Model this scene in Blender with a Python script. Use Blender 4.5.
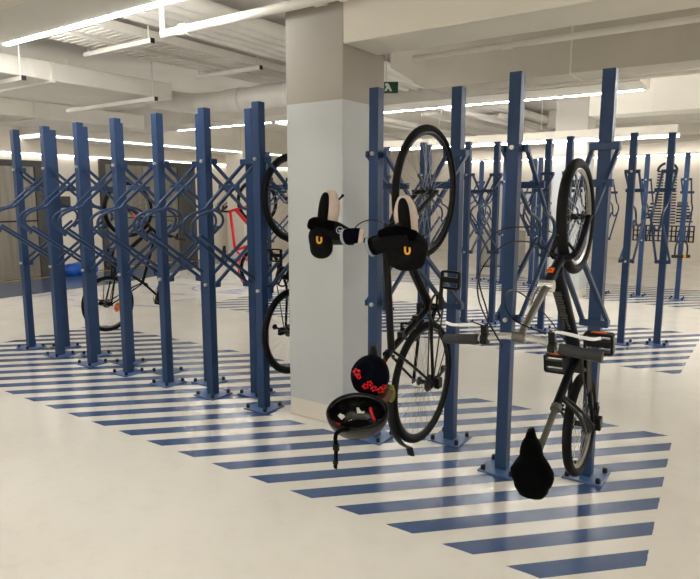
import bpy, math, random
from mathutils import Vector, Matrix
random.seed(7)
PI = math.pi
S = bpy.context.scene
COL = S.collection
for o in list(bpy.data.objects):
    bpy.data.objects.remove(o)

# ------------------------------------------------------------------ camera
FW = Vector((-0.56068943, 0.81443711, -0.14939729))
RT = Vector((0.82358893, 0.56718616, 0.00106996))
UP = Vector((-0.08560749, 0.12244203, 0.98877667))
CAM = Vector((0, 0, 1.6275))
cd = bpy.data.cameras.new('camera')
cam = bpy.data.objects.new('camera', cd)
COL.objects.link(cam)
m = Matrix((RT, UP, -FW)).transposed().to_4x4()
m.translation = CAM
cam.matrix_world = m
cd.sensor_fit = 'HORIZONTAL'
cd.sensor_width = 36.0
cd.lens = 36.0 * 617.0 / 700.0
cd.clip_end = 100
S.camera = cam

# ------------------------------------------------------------------ world, exposure
w = bpy.data.worlds.new('world')
S.world = w
w.use_nodes = True
w.node_tree.nodes['Background'].inputs[0].default_value = (1, .97, .92, 1)
w.node_tree.nodes['Background'].inputs[1].default_value = 0.3
S.view_settings.view_transform = 'Standard'
S.view_settings.look = 'None'
S.view_settings.gamma = 1
S.view_settings.use_curve_mapping = False
S.view_settings.exposure = 0.06
LED_STRENGTH = 72.0
LED_FAR = 28.0
LED_WALL = 16.0
LED_LOW = 5.0
LED_NEAR = 22.0
FILL_RIGHT = 54.0
LED_COLOR = (1.0, 0.985, 0.955, 1)


# ------------------------------------------------------------------ materials
def lin(c):
    return tuple(((x / 255) / 12.92 if x / 255 <= .04045 else ((x / 255 + .055) / 1.055) ** 2.4) for x in c)


class NT:
    def __init__(s, name):
        s.m = bpy.data.materials.new(name)
        s.m.use_nodes = True
        s.t = s.m.node_tree
        s.b = s.t.nodes['Principled BSDF']

    def n(s, typ, **kw):
        x = s.t.nodes.new(typ)
        for k, v in kw.items():
            setattr(x, k, v)
        return x

    def l(s, a, b):
        s.t.links.new(a, b)

    def val(s, x, sock):
        if isinstance(x, (int, float)):
            sock.default_value = x
        else:
            s.l(x, sock)

    def math(s, op, a, b=0.0, c=None):
        x = s.n('ShaderNodeMath', operation=op)
        s.val(a, x.inputs[0])
        s.val(b, x.inputs[1])
        if c is not None:
            s.val(c, x.inputs[2])
        return x.outputs[0]

    def noise(s, scale, detail=3, vec=None, rough=.5):
        x = s.n('ShaderNodeTexNoise')
        x.inputs['Scale'].default_value = scale
        x.inputs['Detail'].default_value = detail
        x.inputs['Roughness'].default_value = rough
        if vec is None:
            tc = s.n('ShaderNodeTexCoord')
            vec = tc.outputs['Object']
        s.l(vec, x.inputs['Vector'])
        return x.outputs['Fac']

    def ramp(s, fac, stops):
        x = s.n('ShaderNodeValToRGB')
        s.l(fac, x.inputs[0])
        e = x.color_ramp.elements
        while len(e) > 1:
            e.remove(e[-1])
        e[0].position = stops[0][0]
        e[0].color = (*stops[0][1], 1)
        for p, c in stops[1:]:
            k = e.new(p)
            k.color = (*c, 1)
        return x.outputs[0]

    def mix(s, fac, a, b):
        x = s.n('ShaderNodeMix', data_type='RGBA')
        s.val(fac, x.inputs[0])
        for v, i in ((a, 6), (b, 7)):
            if isinstance(v, tuple):
                x.inputs[i].default_value = (*v, 1)
            else:
                s.l(v, x.inputs[i])
        return x.outputs[2]

    def bump(s, h, strength=.2, dist=.01):
        x = s.n('ShaderNodeBump')
        x.inputs['Strength'].default_value = strength
        x.inputs['Distance'].default_value = dist
        s.l(h, x.inputs['Height'])
        s.l(x.outputs[0], s.b.inputs['Normal'])


def mat(name, rgb, rough=.5, metal=0., var=.12, scale=6., bump=0., bscale=60., spec=.5):
    """a paint / plastic / metal / cloth with slight procedural variation; rgb is 0-255 sRGB"""
    t = NT(name)
    c = lin(rgb)
    f = t.noise(scale, 4)
    lo = tuple(x * (1 - var) for x in c)
    hi = tuple(min(1, x * (1 + var)) for x in c)
    t.l(t.ramp(f, [(.3, lo), (.7, hi)]), t.b.inputs['Base Color'])
    t.b.inputs['Roughness'].default_value = rough
    t.b.inputs['Metallic'].default_value = metal
    t.b.inputs['Specular IOR Level'].default_value = spec
    if bump:
        t.bump(t.noise(bscale, 3), bump, .004)
    return t.m


def led(name, strength, col=LED_COLOR):
    t = NT(name)
    t.b.inputs['Base Color'].default_value = (.9, .9, .9, 1)
    t.b.inputs['Emission Color'].default_value = col
    t.b.inputs['Emission Strength'].default_value = strength
    return t.m


M = {}
M['post'] = mat('blue_paint', (40, 64, 101), .42, 0, .07, 5, .04, 40, .3)
M['arm'] = mat('blue_paint_arms', (38, 61, 96), .42, 0, .07, 8, 0, 60, .3)
M['plate'] = mat('blue_paint_plate', (72, 100, 148), .34, 0, .08, 9)
M['bolt'] = mat('dark_bolt', (22, 22, 24), .4, .4)
M['zinc'] = mat('zinc_bolt', (205, 205, 200), .3, .6)
M['rubber'] = mat('tyre_rubber', (9, 9, 10), .7, 0, .2, 30, .15, 120, .2)
M['black'] = mat('black_paint', (6, 6, 8), .35, 0, .15, 20, 0, 60, .2)
M['blackmetal'] = mat('black_metal', (16, 16, 18), .38, .5)
M['darkblue'] = mat('dark_blue_frame', (6, 11, 19), .45, 0, .1, 10, 0, 60, .12)
M['grip'] = mat('grip_rubber', (18, 18, 20), .6, 0, .2, 30, .3, 200)
M['gripgrey'] = mat('grip_grey', (52, 52, 54), .7, 0, .1, 10, 0, 60, .2)
M['alu'] = mat('aluminium', (190, 190, 188), .25, .9)
M['steel'] = mat('grey_steel', (96, 94, 88), .35, .7)
M['rim'] = mat('black_rim', (40, 41, 44), .3, .6)
M['rimgrey'] = mat('grey_rim', (128, 128, 126), .3, .8)
M['spoke'] = mat('steel_spoke', (175, 175, 172), .3, .6)
M['red'] = mat('red_frame', (226, 14, 24), .3)
M['orange'] = mat('orange_reflector', (226, 98, 24), .25)
M['redlens'] = mat('red_lens', (190, 20, 24), .25)
M['whiteplastic'] = mat('white_plastic', (225, 225, 222), .35)
M['chain'] = mat('chain_metal', (74, 70, 64), .4, .7)
M['cloth'] = mat('black_cloth', (4, 4, 5), .95, 0, .3, 25, .5, 90, .05)
M['navy'] = mat('navy_fleece', (6, 8, 18), .95, 0, .3, 25, .6, 120, .05)
M['fleece'] = mat('pale_fleece', (196, 180, 170), .9, 0, .1, 30, .3, 120, .2)
M['cuff'] = mat('grey_cuff', (158, 166, 176), .85, 0, .1, 30, .3, 120)
M['softblack'] = mat('soft_black_neoprene', (7, 7, 7), .8, 0, .2, 18, .4, 60, .15)
M['yellow'] = mat('yellow_loop', (236, 168, 40), .5)
M['brown'] = mat('brown_leather', (88, 56, 36), .5)
M['hivis'] = mat('yellow_green_cloth', (128, 128, 50), .8)
M['helmet'] = mat('helmet_shell', (14, 15, 16), .25)
M['helmetin'] = mat('helmet_padding', (4, 4, 5), .8, 0, .1, 6, 0, 60, .1)
M['galv'] = mat('galvanised_duct', (222, 218, 209), .5, .0, .06, 2)
M['galvdark'] = mat('painted_duct', (198, 191, 178), .55, .0, .06, 2)
M['insul'] = mat('duct_insulation', (228, 224, 216), .65, .0, .08, 3, .4, 30)
M['pipe'] = mat('painted_pipe', (232, 228, 220), .45, 0, .05, 3)
M['tray'] = mat('cable_tray', (222, 217, 208), .5, 0, .06, 3)
M['blackpart'] = mat('black_end_cap', (25, 25, 25), .6)  # plain black for door rails, handle, end caps and cabinet plinth
M['green'] = mat('green_sign', (20, 88, 62), .5)
M['white'] = mat('sign_white', (235, 238, 232), .5)
M['lock'] = mat('lock_black', (16, 16, 18), .45)
M['bluebag'] = mat('blue_bag_plastic', (18, 84, 178), .35, 0, .25, 9, .6, 14)
M['cabinet'] = mat('grey_cabinet', (150, 146, 138), .5)
M['bin'] = mat('pale_bin', (208, 210, 208), .35)
M['led'] = led('led_diffuser', LED_STRENGTH)
M['ledfar'] = led('led_diffuser_far', LED_FAR)
M['lednear'] = led('led_diffuser_near', LED_NEAR)
M['fillright'] = led('fill_diffuser_right', FILL_RIGHT)
M['ledlow'] = led('led_diffuser_low', LED_LOW)
M['ledwall'] = led('led_diffuser_wall', LED_WALL)
M['mural'] = mat('mural_black', (34, 30, 32), .8, 0, .2, 6)
M['muralgrey'] = mat('mural_grey', (120, 112, 112), .8)
M['doorframe'] = mat('dark_door_frame', (70, 68, 64), .5)
M['switch'] = mat('switch_plate', (70, 66, 60), .5)
M['floorink'] = mat('floor_blue_line', (96, 108, 172), .4)


def wall_mat(name, rgb, brick=False, var=.05, rough=.75):
    t = NT(name)
    c = lin(rgb)
    f = t.noise(1.3, 5)
    col = t.ramp(f, [(.3, tuple(x * (1 - var) for x in c)), (.7, tuple(min(1, x * (1 + var)) for x in c))])
    t.l(col, t.b.inputs['Base Color'])
    t.b.inputs['Roughness'].default_value = rough
    if brick:
        tc = t.n('ShaderNodeTexCoord')
        mp = t.n('ShaderNodeMapping')
        mp.inputs['Rotation'].default_value = (PI / 2, 0, 0)
        t.l(tc.outputs['Object'], mp.inputs[0])
        b = t.n('ShaderNodeTexBrick')
        b.inputs['Scale'].default_value = 1
        b.inputs['Brick Width'].default_value = .4
        b.inputs['Row Height'].default_value = .2
        b.inputs['Mortar Size'].default_value = .01
        t.l(mp.outputs[0], b.inputs['Vector'])
        t.bump(b.outputs['Fac'], -.5, .01)
    else:
        t.bump(t.noise(25, 4), .12, .004)
    return t.m


M['wallwhite'] = wall_mat('white_wall', (232, 224, 212), True)
M['wallplain'] = wall_mat('plain_wall', (226, 218, 204))
M['walldim'] = wall_mat('beige_wall', (205, 196, 180))
M['ceil'] = wall_mat('ceiling_paint', (232, 228, 220))
M['beam'] = wall_mat('beam_paint', (220, 215, 204))


def column_mat():
    t = NT('column_paint')
    tc = t.n('ShaderNodeTexCoord')
    sp = t.n('ShaderNodeSeparateXYZ')
    t.l(tc.outputs['Object'], sp.inputs[0])
    z = sp.outputs[2]
    band = t.math('MULTIPLY', t.math('GREATER_THAN', z, .135), t.math('LESS_THAN', z, 2.262))
    f = t.noise(2, 5)
    grey = t.ramp(f, [(.3, lin((190, 194, 196))), (.7, lin((196, 200, 202)))])
    cream = t.ramp(f, [(.3, lin((158, 153, 144))), (.7, lin((163, 158, 149)))])
    plinth = t.math('LESS_THAN', z, .135)
    t.l(t.mix(plinth, t.mix(band, cream, grey), lin((222, 217, 206))), t.b.inputs['Base Color'])
    t.b.inputs['Roughness'].default_value = .55
    t.bump(t.noise(30, 4), .1, .003)
    return t.m


M['column'] = column_mat()


def metal_door():
    t = NT('brushed_door')
    tc = t.n('ShaderNodeTexCoord')
    mp = t.n('ShaderNodeMapping')
    mp.inputs['Scale'].default_value = (1, 1, .06)
    t.l(tc.outputs['Object'], mp.inputs[0])
    f = t.noise(14, 4, mp.outputs[0])
    t.l(t.ramp(f, [(.3, lin((128, 122, 112))), (.7, lin((146, 140, 128)))]), t.b.inputs['Base Color'])
    t.b.inputs['Metallic'].default_value = .55
    t.b.inputs['Roughness'].default_value = .38
    return t.m


M['door'] = metal_door()


def floor_mat():
    t = NT('painted_floor')
    tc = t.n('ShaderNodeTexCoord')
    O = tc.outputs['Object']
    sp = t.n('ShaderNodeSeparateXYZ')
    t.l(O, sp.inputs[0])
    wob = t.math('MULTIPLY', t.math('SUBTRACT', t.noise(22, 3, O), .5), .010)
    x = t.math('ADD', sp.outputs[0], wob)
    y = t.math('ADD', sp.outputs[1], wob)
    P = .3133
    s = t.math('SUBTRACT', x, y)
    fr = t.math('FRACT', t.math('DIVIDE', t.math('ADD', s, 3.345 + 100 * P), P))
    stripe = t.math('LESS_THAN', fr, .50)

    def rect(x0, x1, y0, y1):
        a = t.math('MULTIPLY', t.math('GREATER_THAN', x, x0), t.math('LESS_THAN', x, x1))
        b = t.math('MULTIPLY', t.math('GREATER_THAN', y, y0), t.math('LESS_THAN', y, y1))
        return t.math('MULTIPLY', a, b)
    z1 = t.math('MULTIPLY', rect(-7.05, 0, 2.48, 4.58), t.math('LESS_THAN', x, t.math('ADD', -.17, t.math('MULTIPLY', y, -.064))))
    z2 = rect(-7.1, -.62, 6.27, 8.33)
    z3 = rect(-7.1, -.55, 10.22, 12.3)
    hole = t.math('SUBTRACT', 1, rect(-3.03, -2.32, 3.33, 4.06))
    z = t.math('MINIMUM', t.math('ADD', t.math('ADD', z1, z2), z3), 1)
    mask = t.math('MULTIPLY', t.math('MULTIPLY', z, stripe), hole)
    # wear: small chips in the paint
    chips = t.math('GREATER_THAN', t.noise(55, 6, O, .75), .69)
    patch = t.math('GREATER_THAN', t.noise(2.2, 3, O), .50)
    keep = t.math('SUBTRACT', 1, t.math('MULTIPLY', t.math('MULTIPLY', chips, patch), .8))
    mask = t.math('MULTIPLY', mask, keep)
    base = t.ramp(t.noise(.9, 6, O, .6), [(.3, lin((222, 217, 206))), (.55, lin((230, 226, 216))), (.75, lin((235, 231, 221)))])
    dirt = t.ramp(t.noise(7, 8, O, .7), [(.30, (.90, .89, .87)), (.5, (1, 1, 1))])
    mul = t.n('ShaderNodeMix', data_type='RGBA', blend_type='MULTIPLY')
    mul.inputs[0].default_value = .5
    t.l(base, mul.inputs[6])
    t.l(dirt, mul.inputs[7])
    blue = t.ramp(t.noise(5, 6, O, .7), [(.3, lin((56, 78, 118))), (.7, lin((70, 94, 134)))])
    col = t.mix(mask, mul.outputs[2], blue)
    # dark blue band along the lift doors
    edge = t.math('MAXIMUM', t.math('ADD', -10.15, t.math('MULTIPLY', t.math('MAXIMUM', t.math('SUBTRACT', y, 7.2), 0), -.31)), -11.1)
    band = t.math('MULTIPLY', t.math('LESS_THAN', x, edge), t.math('LESS_THAN', y, 12))
    col = t.mix(band, col, lin((66, 88, 124)))
    yl = t.math('MULTIPLY', t.math('LESS_THAN', x, -12.0), t.math('GREATER_THAN', x, -12.16))
    col = t.mix(yl, col, lin((206, 160, 60)))
    t.l(col, t.b.inputs['Base Color'])
    rr = t.ramp(t.noise(3, 5, O, .7), [(.3, (.16,) * 3), (.7, (.26,) * 3)])
    t.l(rr, t.b.inputs['Roughness'])
    t.b.inputs['Specular IOR Level'].default_value = .5
    h = t.math('ADD', t.math('MULTIPLY', t.noise(9, 6, O, .65), 1.0), t.math('MULTIPLY', t.noise(60, 3, O), .15))
    t.bump(h, .10, .008)
    return t.m


M['floor'] = floor_mat()


# ------------------------------------------------------------------ mesh builder
class MB:
    def __init__(s):
        s.v = []
        s.f = []

    def add(s, vs, fs):
        n = len(s.v)
        s.v += [tuple(x) for x in vs]
        s.f += [tuple(i + n for i in f) for f in fs]
        return s

    def box(s, c, size, R=None):
        c = Vector(c)
        hx, hy, hz = size[0] / 2, size[1] / 2, size[2] / 2
        vs = []
        for a in (-1, 1):
            for b in (-1, 1):
                for d in (-1, 1):
                    p = Vector((a * hx, b * hy, d * hz))
                    if R is not None:
                        p = R @ p
                    vs.append(c + p)
        return s.add(vs, [(0, 1, 3, 2), (4, 6, 7, 5), (0, 4, 5, 1), (2, 3, 7, 6), (0, 2, 6, 4), (1, 5, 7, 3)])

    def bb(s, x0, x1, y0, y1, z0, z1):
        return s.box(((x0 + x1) / 2, (y0 + y1) / 2, (z0 + z1) / 2), (abs(x1 - x0), abs(y1 - y0), abs(z1 - z0)))

    def tube(s, pts, r, n=10, cap=True, closed=False, square=False, flat=None):
        pts = [Vector(p) for p in pts]
        N = len(pts)
        if square:
            n = 4
        rs = r if isinstance(r, (list, tuple)) else [r] * N
        if len(rs) != N:
            src = list(rs)
            rs = []
            for i in range(N):
                t_ = i / (N - 1) * (len(src) - 1)
                k_ = min(int(t_), len(src) - 2)
                rs.append(src[k_] + (src[k_ + 1] - src[k_]) * (t_ - k_))
        tang = []
        for i in range(N):
            if closed:
                d = pts[(i + 1) % N] - pts[i - 1]
            else:
                d = pts[min(i + 1, N - 1)] - pts[max(i - 1, 0)]
            tang.append(d.normalized())
        ref = Vector((0, 0, 1)) if abs(tang[0].z) < .95 else Vector((1, 0, 0))
        u = tang[0].cross(ref).normalized()
        vs, fs = [], []
        for i in range(N):
            tg = tang[i]
            u = (u - tg * u.dot(tg)).normalized()
            v = tg.cross(u)
            for k in range(n):
                a = 2 * PI * k / n + (PI / 4 if square else 0)
                q = 1.4142 if square else 1
                fv = flat if flat else 1
                vs.append(pts[i] + u * math.cos(a) * rs[i] * q + v * math.sin(a) * rs[i] * q * fv)
        M_ = N if closed else N - 1
        for i in range(M_):
            j = (i + 1) % N
            for k in range(n):
                l = (k + 1) % n
                fs.append((i * n + k, i * n + l, j * n + l, j * n + k))
        if cap and not closed:
            fs.append(tuple(range(n))[::-1])
            fs.append(tuple((N - 1) * n + k for k in range(n)))
        return s.add(vs, fs)

    def cyl(s, a, b, r, n=12):
        return s.tube([a, b], r, n)

    def ring(s, c, ax, R, prof, n=40, closed=True):
        """revolve profile [(radial, axial)] about axis ax through c; radial is absolute when R = 0 else offset from R"""
        c = Vector(c)
        ax = Vector(ax).normalized()
        ref = Vector((0, 0, 1)) if abs(ax.z) < .9 else Vector((1, 0, 0))
        u = ax.cross(ref).normalized()
        v = ax.cross(u)
        m_ = len(prof)
        vs, fs = [], []
        for i in range(n):
            a = 2 * PI * i / n
            d = u * math.cos(a) + v * math.sin(a)
            for (q, h) in prof:
                vs.append(c + d * (R + q) + ax * h)
        for i in range(n):
            j = (i + 1) % n
            for k in range(m_ if closed else m_ - 1):
                l = (k + 1) % m_
                fs.append((i * m_ + k, i * m_ + l, j * m_ + l, j * m_ + k))
        return s.add(vs, fs)

    def torus(s, c, ax, R, r, n=40, k=10):
        return s.ring(c, ax, R, [(r * math.cos(2 * PI * i / k), r * math.sin(2 * PI * i / k)) for i in range(k)], n)

    def ell(s, c, rad, R=None, nu=20, nv=12, e1=1., e2=1., f=None):
        """superellipsoid; f(p) may displace the unit point"""
        c = Vector(c)

        def pw(x, e):
            return math.copysign(abs(x) ** e, x)
        vs, fs = [], []
        for j in range(nv + 1):
            ph = -PI / 2 + PI * j / nv
            for i in range(nu):
                th = 2 * PI * i / nu
                p = Vector((pw(math.cos(ph), e1) * pw(math.cos(th), e2), pw(math.cos(ph), e1) * pw(math.sin(th), e2), pw(math.sin(ph), e1)))
                if f:
                    p = f(p)
                p = Vector((p.x * rad[0], p.y * rad[1], p.z * rad[2]))
                if R is not None:
                    p = R @ p
                vs.append(c + p)
        for j in range(nv):
            for i in range(nu):
                k = (i + 1) % nu
                fs.append((j * nu + i, j * nu + k, (j + 1) * nu + k, (j + 1) * nu + i))
        return s.add(vs, fs)

    def prism(s, poly, fn, t0, t1):
        """extrude 2-D polygon; fn(a,b,t) -> 3-D point"""
        n = len(poly)
        vs = [fn(a, b, t0) for a, b in poly] + [fn(a, b, t1) for a, b in poly]
        fs = [tuple(range(n))[::-1], tuple(range(n, 2 * n))]
        for i in range(n):
            j = (i + 1) % n
            fs.append((i, j, n + j, n + i))
        return s.add(vs, fs)

    def build(s, name, m, parent=None, smooth=True, bevel=0., solid=0., sub=0):
        me = bpy.data.meshes.new(name)
        me.from_pydata([tuple(x) for x in s.v], [], s.f)
        me.validate()
        me.materials.append(M[m] if isinstance(m, str) else m)
        if smooth:
            me.shade_smooth()
            me.set_sharp_from_angle(angle=math.radians(35))
        o = bpy.data.objects.new(name, me)
        COL.objects.link(o)
        if parent is not None:
            o.parent = parent
        if solid:
            q = o.modifiers.new('s', 'SOLIDIFY')
            q.thickness = solid
            q.offset = 0
        if bevel:
            q = o.modifiers.new('b', 'BEVEL')
            q.width = bevel
            q.segments = 2
            q.limit_method = 'ANGLE'
        if sub:
            q = o.modifiers.new('u', 'SUBSURF')
            q.levels = q.render_levels = sub
        return o


def tag(o, label, cat, group=None, kind=None):
    if label:
        o['label'] = label
    if cat:
        o['category'] = cat
    if group:
        o['group'] = group
    if kind:
        o['kind'] = kind
    return o


def empty(name, loc, label, cat, group=None, R=None):
    o = bpy.data.objects.new(name, None)
    o.empty_display_size = .1
    COL.objects.link(o)
    if R is not None:
        mm = R.to_4x4()
        mm.translation = Vector(loc)
        o.matrix_world = mm
    else:
        o.location = loc
    return tag(o, label, cat, group)


def copy_tree(o, parent=None):
    c = o.copy()
    COL.objects.link(c)
    if parent is not None:
        c.parent = parent
    for ch in list(o.children):
        copy_tree(ch, c)
    return c


def struct(name, mb, m, **k):
    return tag(mb.build(name, m, **k), None, None, None, 'structure')


def smooth_path(pts, it=2):
    """Chaikin corner cutting with fixed ends"""
    pts = [Vector(p) for p in pts]
    for _ in range(it):
        q = [pts[0]]
        for a, b in zip(pts[:-1], pts[1:]):
            q += [a * .75 + b * .25, a * .25 + b * .75]
        q.append(pts[-1])
        pts = q
    return pts


# ------------------------------------------------------------------ the room shell
CZ = 3.35
X0, X1, Y0, Y1 = -12.3, 6.0, -6.0, 17.7
struct('floor', MB().bb(X0 - .2, X1 + .2, Y0 - .2, Y1 + .2, -.2, 0), 'floor', smooth=False)
struct('ceiling', MB().bb(X0 - .2, X1 + .2, Y0 - .2, Y1 + .2, CZ, CZ + .2), 'ceil', smooth=False)
struct('wall_back', MB().bb(X0 - .2, X1 + .2, Y1, Y1 + .2, 0, CZ), 'wallwhite', smooth=False)
struct('wall_front', MB().bb(X0 - .2, X1 + .2, Y0 - .2, Y0, 0, CZ), 'wallplain', smooth=False)
struct('wall_right', MB().bb(X1, X1 + .2, Y0, Y1, 0, CZ), 'wallplain', smooth=False)
struct('wall_left', MB().bb(X0 - .2, X0, Y0, Y1, 0, CZ), 'wallplain', smooth=False)
struct('column', MB().bb(-2.915, -2.425, 3.44, 3.96, 0, CZ), 'column', smooth=False, bevel=.008)
# round-cornered pale column far left behind the red bicycle
struct('column', MB().bb(-11.9, -11.3, 11.6, 12.2, 0, CZ), 'wallplain', smooth=False, bevel=.01)


# downstand beams, row direction
struct('beam', MB().bb(-2.425, X1, 3.44, 3.86, 2.61, CZ), 'beam', smooth=False, bevel=.006)
struct('beam', MB().bb(-11.5, -2.95, 2.45, 2.978, 2.96, CZ), 'beam', smooth=False, bevel=.006)
struct('column', MB().bb(-3.03, -2.53, 10.15, 10.65, 0, CZ), 'column', smooth=False, bevel=.008)
struct('beam', MB().bb(-11.3, -1.45, 8.05, 8.718, 2.96, CZ), 'beam', smooth=False, bevel=.006)
struct('beam', MB().bb(-2.53, X1, 10.15, 10.65, 2.85, CZ), 'beam', smooth=False, bevel=.006)
struct('beam', MB().bb(-4.0, X1, 12.9, 13.5, 3.0, CZ), 'beam', smooth=False, bevel=.006)
struct('beam', MB().bb(X0, X1, 14.9, 15.548, 2.965, CZ), 'beam', smooth=False, bevel=.006)
struct('beam', MB().bb(X0, X1, 16.6, 17.0, 2.9, CZ), 'beam', smooth=False, bevel=.006)
struct("beam", MB().bb(X0, -11.38, 6.56, 14.2, 2.72, CZ), "beam", smooth=False, bevel=.006)


# ------------------------------------------------------------------ led strips
def led_strip(x0, x1, y0, y1, z, label, far=False, shield=False):
    """a linear lamp along x or y: thin housing with a glowing diffuser under it"""
    t = empty('linear_lamp', ((x0 + x1) / 2, (y0 + y1) / 2, z), label, 'lamp', 'long linear ceiling lamps')
    cx, cy = (x0 + x1) / 2, (y0 + y1) / 2
    lx, ly = x1 - x0, y1 - y0
    hs = MB().box((0, 0, .022), (lx + .01, ly + .01, .03))
    if shield:
        for sg in (-1, 1):
            hs.box((0, sg * (ly / 2 + .02), -.02), (lx + .01, .01, .10))
            hs.box((0, sg * (ly / 2 + .01), .025), (lx + .01, .03, .01))
    hs.build('lamp_housing', 'pipe', t, smooth=False)
    MB().box((0, 0, -.011), (lx, ly, .026)).build('diffuser', far if far else 'led', t, smooth=False)
    return t


led_strip(-5.8, -3.25, 2.985, 3.03, 2.978, 'nearest linear lamp, cutting diagonally across the top left ceiling')
led_strip(-10.3, -1.53, 8.725, 8.765, 2.978, 'linear lamp on the middle ceiling beam, running behind the big column')
t3 = led_strip(-7.0, -1.25, 10.045, 10.075, 2.49, 'far linear lamp behind the second rack, its right end ending free', 'ledfar')
MB().box((0, 0, .095), (5.7, .05, .11)).build('lamp_trunking', 'galvdark', t3, smooth=False)
for hx in (-2.5, -.9, .9, 2.5):
    MB().cyl((hx, 0, .14), (hx, 0, CZ - 2.49), .004, 6).build('hanger_rod', 'tray', t3)
led_strip(-8.5, 2.0, 17.45, 17.47, 2.66, 'farthest linear lamp, low along the white back wall', 'ledwall')
led_strip(-11.36, -11.32, 6.6, 14.2, 2.74, 'linear lamp running into the depth above the lift doors', 'ledlow')
led_strip(-12.27, -12.23, 6.1, 15.6, 2.46, 'lower linear lamp right over the grey door heads on the left', 'ledlow')
# lamp rows going on outside the frame, with added fill lamps among them
led_strip(-10.6, 3.0, -1.5, -1.45, 2.64, 'linear lamp on the ceiling behind the photographer', 'lednear', True)
led_strip(-11.5, -7.45, 2.985, 3.03, 2.64, 'linear lamp hung below the flat ducts on the left, outside the picture')
led_strip(-11.5, -7.0, .8, .85, 2.64, 'added fill lamp hung below the flat ducts behind the left edge of the picture', 'lednear')  # unseen, added to spread more light over the left floor
led_strip(.6, 5.6, 7.0, 7.05, 2.75, 'added fill lamp outside the right edge, nearest to the racks', 'fillright')  # unseen, added to brighten the floor beside the racks and bounce upward
led_strip(.6, 5.6, 12.4, 12.45, 2.9, 'added fill lamp outside the right edge, far end of the room', 'fillright')  # unseen, added to brighten the back of the room
led_strip(-4.0, 5.6, -4.2, -4.15, 2.9, 'rearmost added fill lamp near the wall behind the photographer')  # unseen, added so the floor bounces more light to the ceiling
led_strip(-.2, 5.8, 8.725, 8.765, 2.978, 'linear lamp on the middle beam, right of the racks')
led_strip(-5.0, 4.0, 1.0, 1.05, 2.93, 'linear lamp over the aisle, out of sight above the photographer', 'lednear', True)

led_strip(-12.28, -11.37, 6.50, 6.545, 2.78, 'short linear lamp at the far left, meeting the lamp over the lift doors', 'ledlow')


# ------------------------------------------------------------------ doors and fittings of the left wall
def lift_door(name, y0, y1, fr_l, fr_r, ztop, panels):
    d = MB()
    d.bb(X0, X0 + .07, y0 - fr_l, y0, 0, ztop + .12)
    d.bb(X0, X0 + .07, y1, y1 + fr_r, 0, ztop + .12)
    d.bb(X0, X0 + .07, y0, y1, ztop, ztop + .12)
    o = struct(name, d, 'doorframe', smooth=False, bevel=.004)
    n = panels
    for i in range(n):
        a = y0 + (y1 - y0) * i / n
        b = y0 + (y1 - y0) * (i + 1) / n
        MB().bb(X0, X0 + .035, a + .006, b - .006, .02, 1.12).bb(X0, X0 + .035, a + .006, b - .006, 1.15, ztop).build('door_panel', 'door', o, smooth=False, bevel=.003)
    MB().bb(X0, X0 + .05, y0, y1, 1.12, 1.15).build('door_rail', 'blackpart', o, smooth=False)
    return o


d1 = lift_door('door_1', 3.4, 6.72, .15, .42, 2.2, 2)
MB().bb(X0 + .035, X0 + .07, 6.36, 6.47, 1.45, 1.78).build('door_handle', 'blackpart', d1, smooth=False, bevel=.004)
d2 = lift_door('door_2', 8.30, 10.30, .13, .55, 2.32, 2)
tag(MB().bb(X0, X0 + .03, 7.24, 7.46, 1.38, 1.62).build('call_panel', 'switch', smooth=False, bevel=.004),
    'small grey call panel on the white wall between the two lift doors', 'switch')
# vertical joints of the white panels between the doors
struct('trim_1', MB().bb(X0, X0 + .02, 7.62, 7.64, 0, 2.5), 'doorframe', smooth=False)
struct('trim_2', MB().bb(X0, X0 + .02, 7.16, 7.19, 0, 2.5), 'doorframe', smooth=False)


# mural on the back wall: a rounded tower of black bars over a block with a grid of openings
def mural():
    y = Y1 - .004
    t = MB()
    g = MB()

    def q(mb, x0, x1, z0, z1):
        mb.bb(x0, x1, y - .006, y, z0, z1)
    cx = -2.40
    for i in range(19):
        zz = 2.28 - i * .072
        hw = .225 + .002 * i
        q(t, cx - hw, cx - .075, zz - .036, zz)
        q(t, cx + .075, cx + hw, zz - .036, zz)
        if i > 3:
            q(t, cx - .05, cx + .05, zz - .036, zz)
    outer, inner = [], []
    for i in range(13):
        a = PI * i / 12
        outer.append((cx + .25 * math.cos(a), 2.27 + .23 * math.sin(a)))
        inner.append((cx + .19 * math.cos(a), 2.27 + .17 * math.sin(a)))
    for i in range(12):
        if 4 < i < 7:
            continue
        t.add([(outer[i][0], y - .006, outer[i][1]), (outer[i + 1][0], y - .006, outer[i + 1][1]),
               (inner[i + 1][0], y - .006, inner[i + 1][1]), (inner[i][0], y - .006, inner[i][1])], [(0, 1, 2, 3)])
    # stepped shoulders
    for i in range(5):
        q(t, cx - .34 - .03 * i, cx - .26, 1.42 - i * .09, 1.47 - i * .09)
    for i in range(6):
        q(t, cx + .27, cx + .55 + .02 * i, 1.36 - i * .075, 1.40 - i * .075)
    q(g, cx + .28, cx + .52, 1.40, 1.50)
    # base block: a grid of dark bars round pale openings
    xa, xb = cx - .70, cx + .70
    for i in range(15):
        x = xa + (xb - xa) * i / 14
        q(t, x - .018, x + .018, .48, .90)
    for k in range(4):
        q(t, xa, xb, .48 + k * .13, .51 + k * .13)
    o = t.build('wall_mural', 'mural', smooth=False)
    tag(o, 'black mural of a round-topped tower on the white brick back wall', 'mural')
    g.build('grey_area', 'muralgrey', o, smooth=False)


mural()


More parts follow.
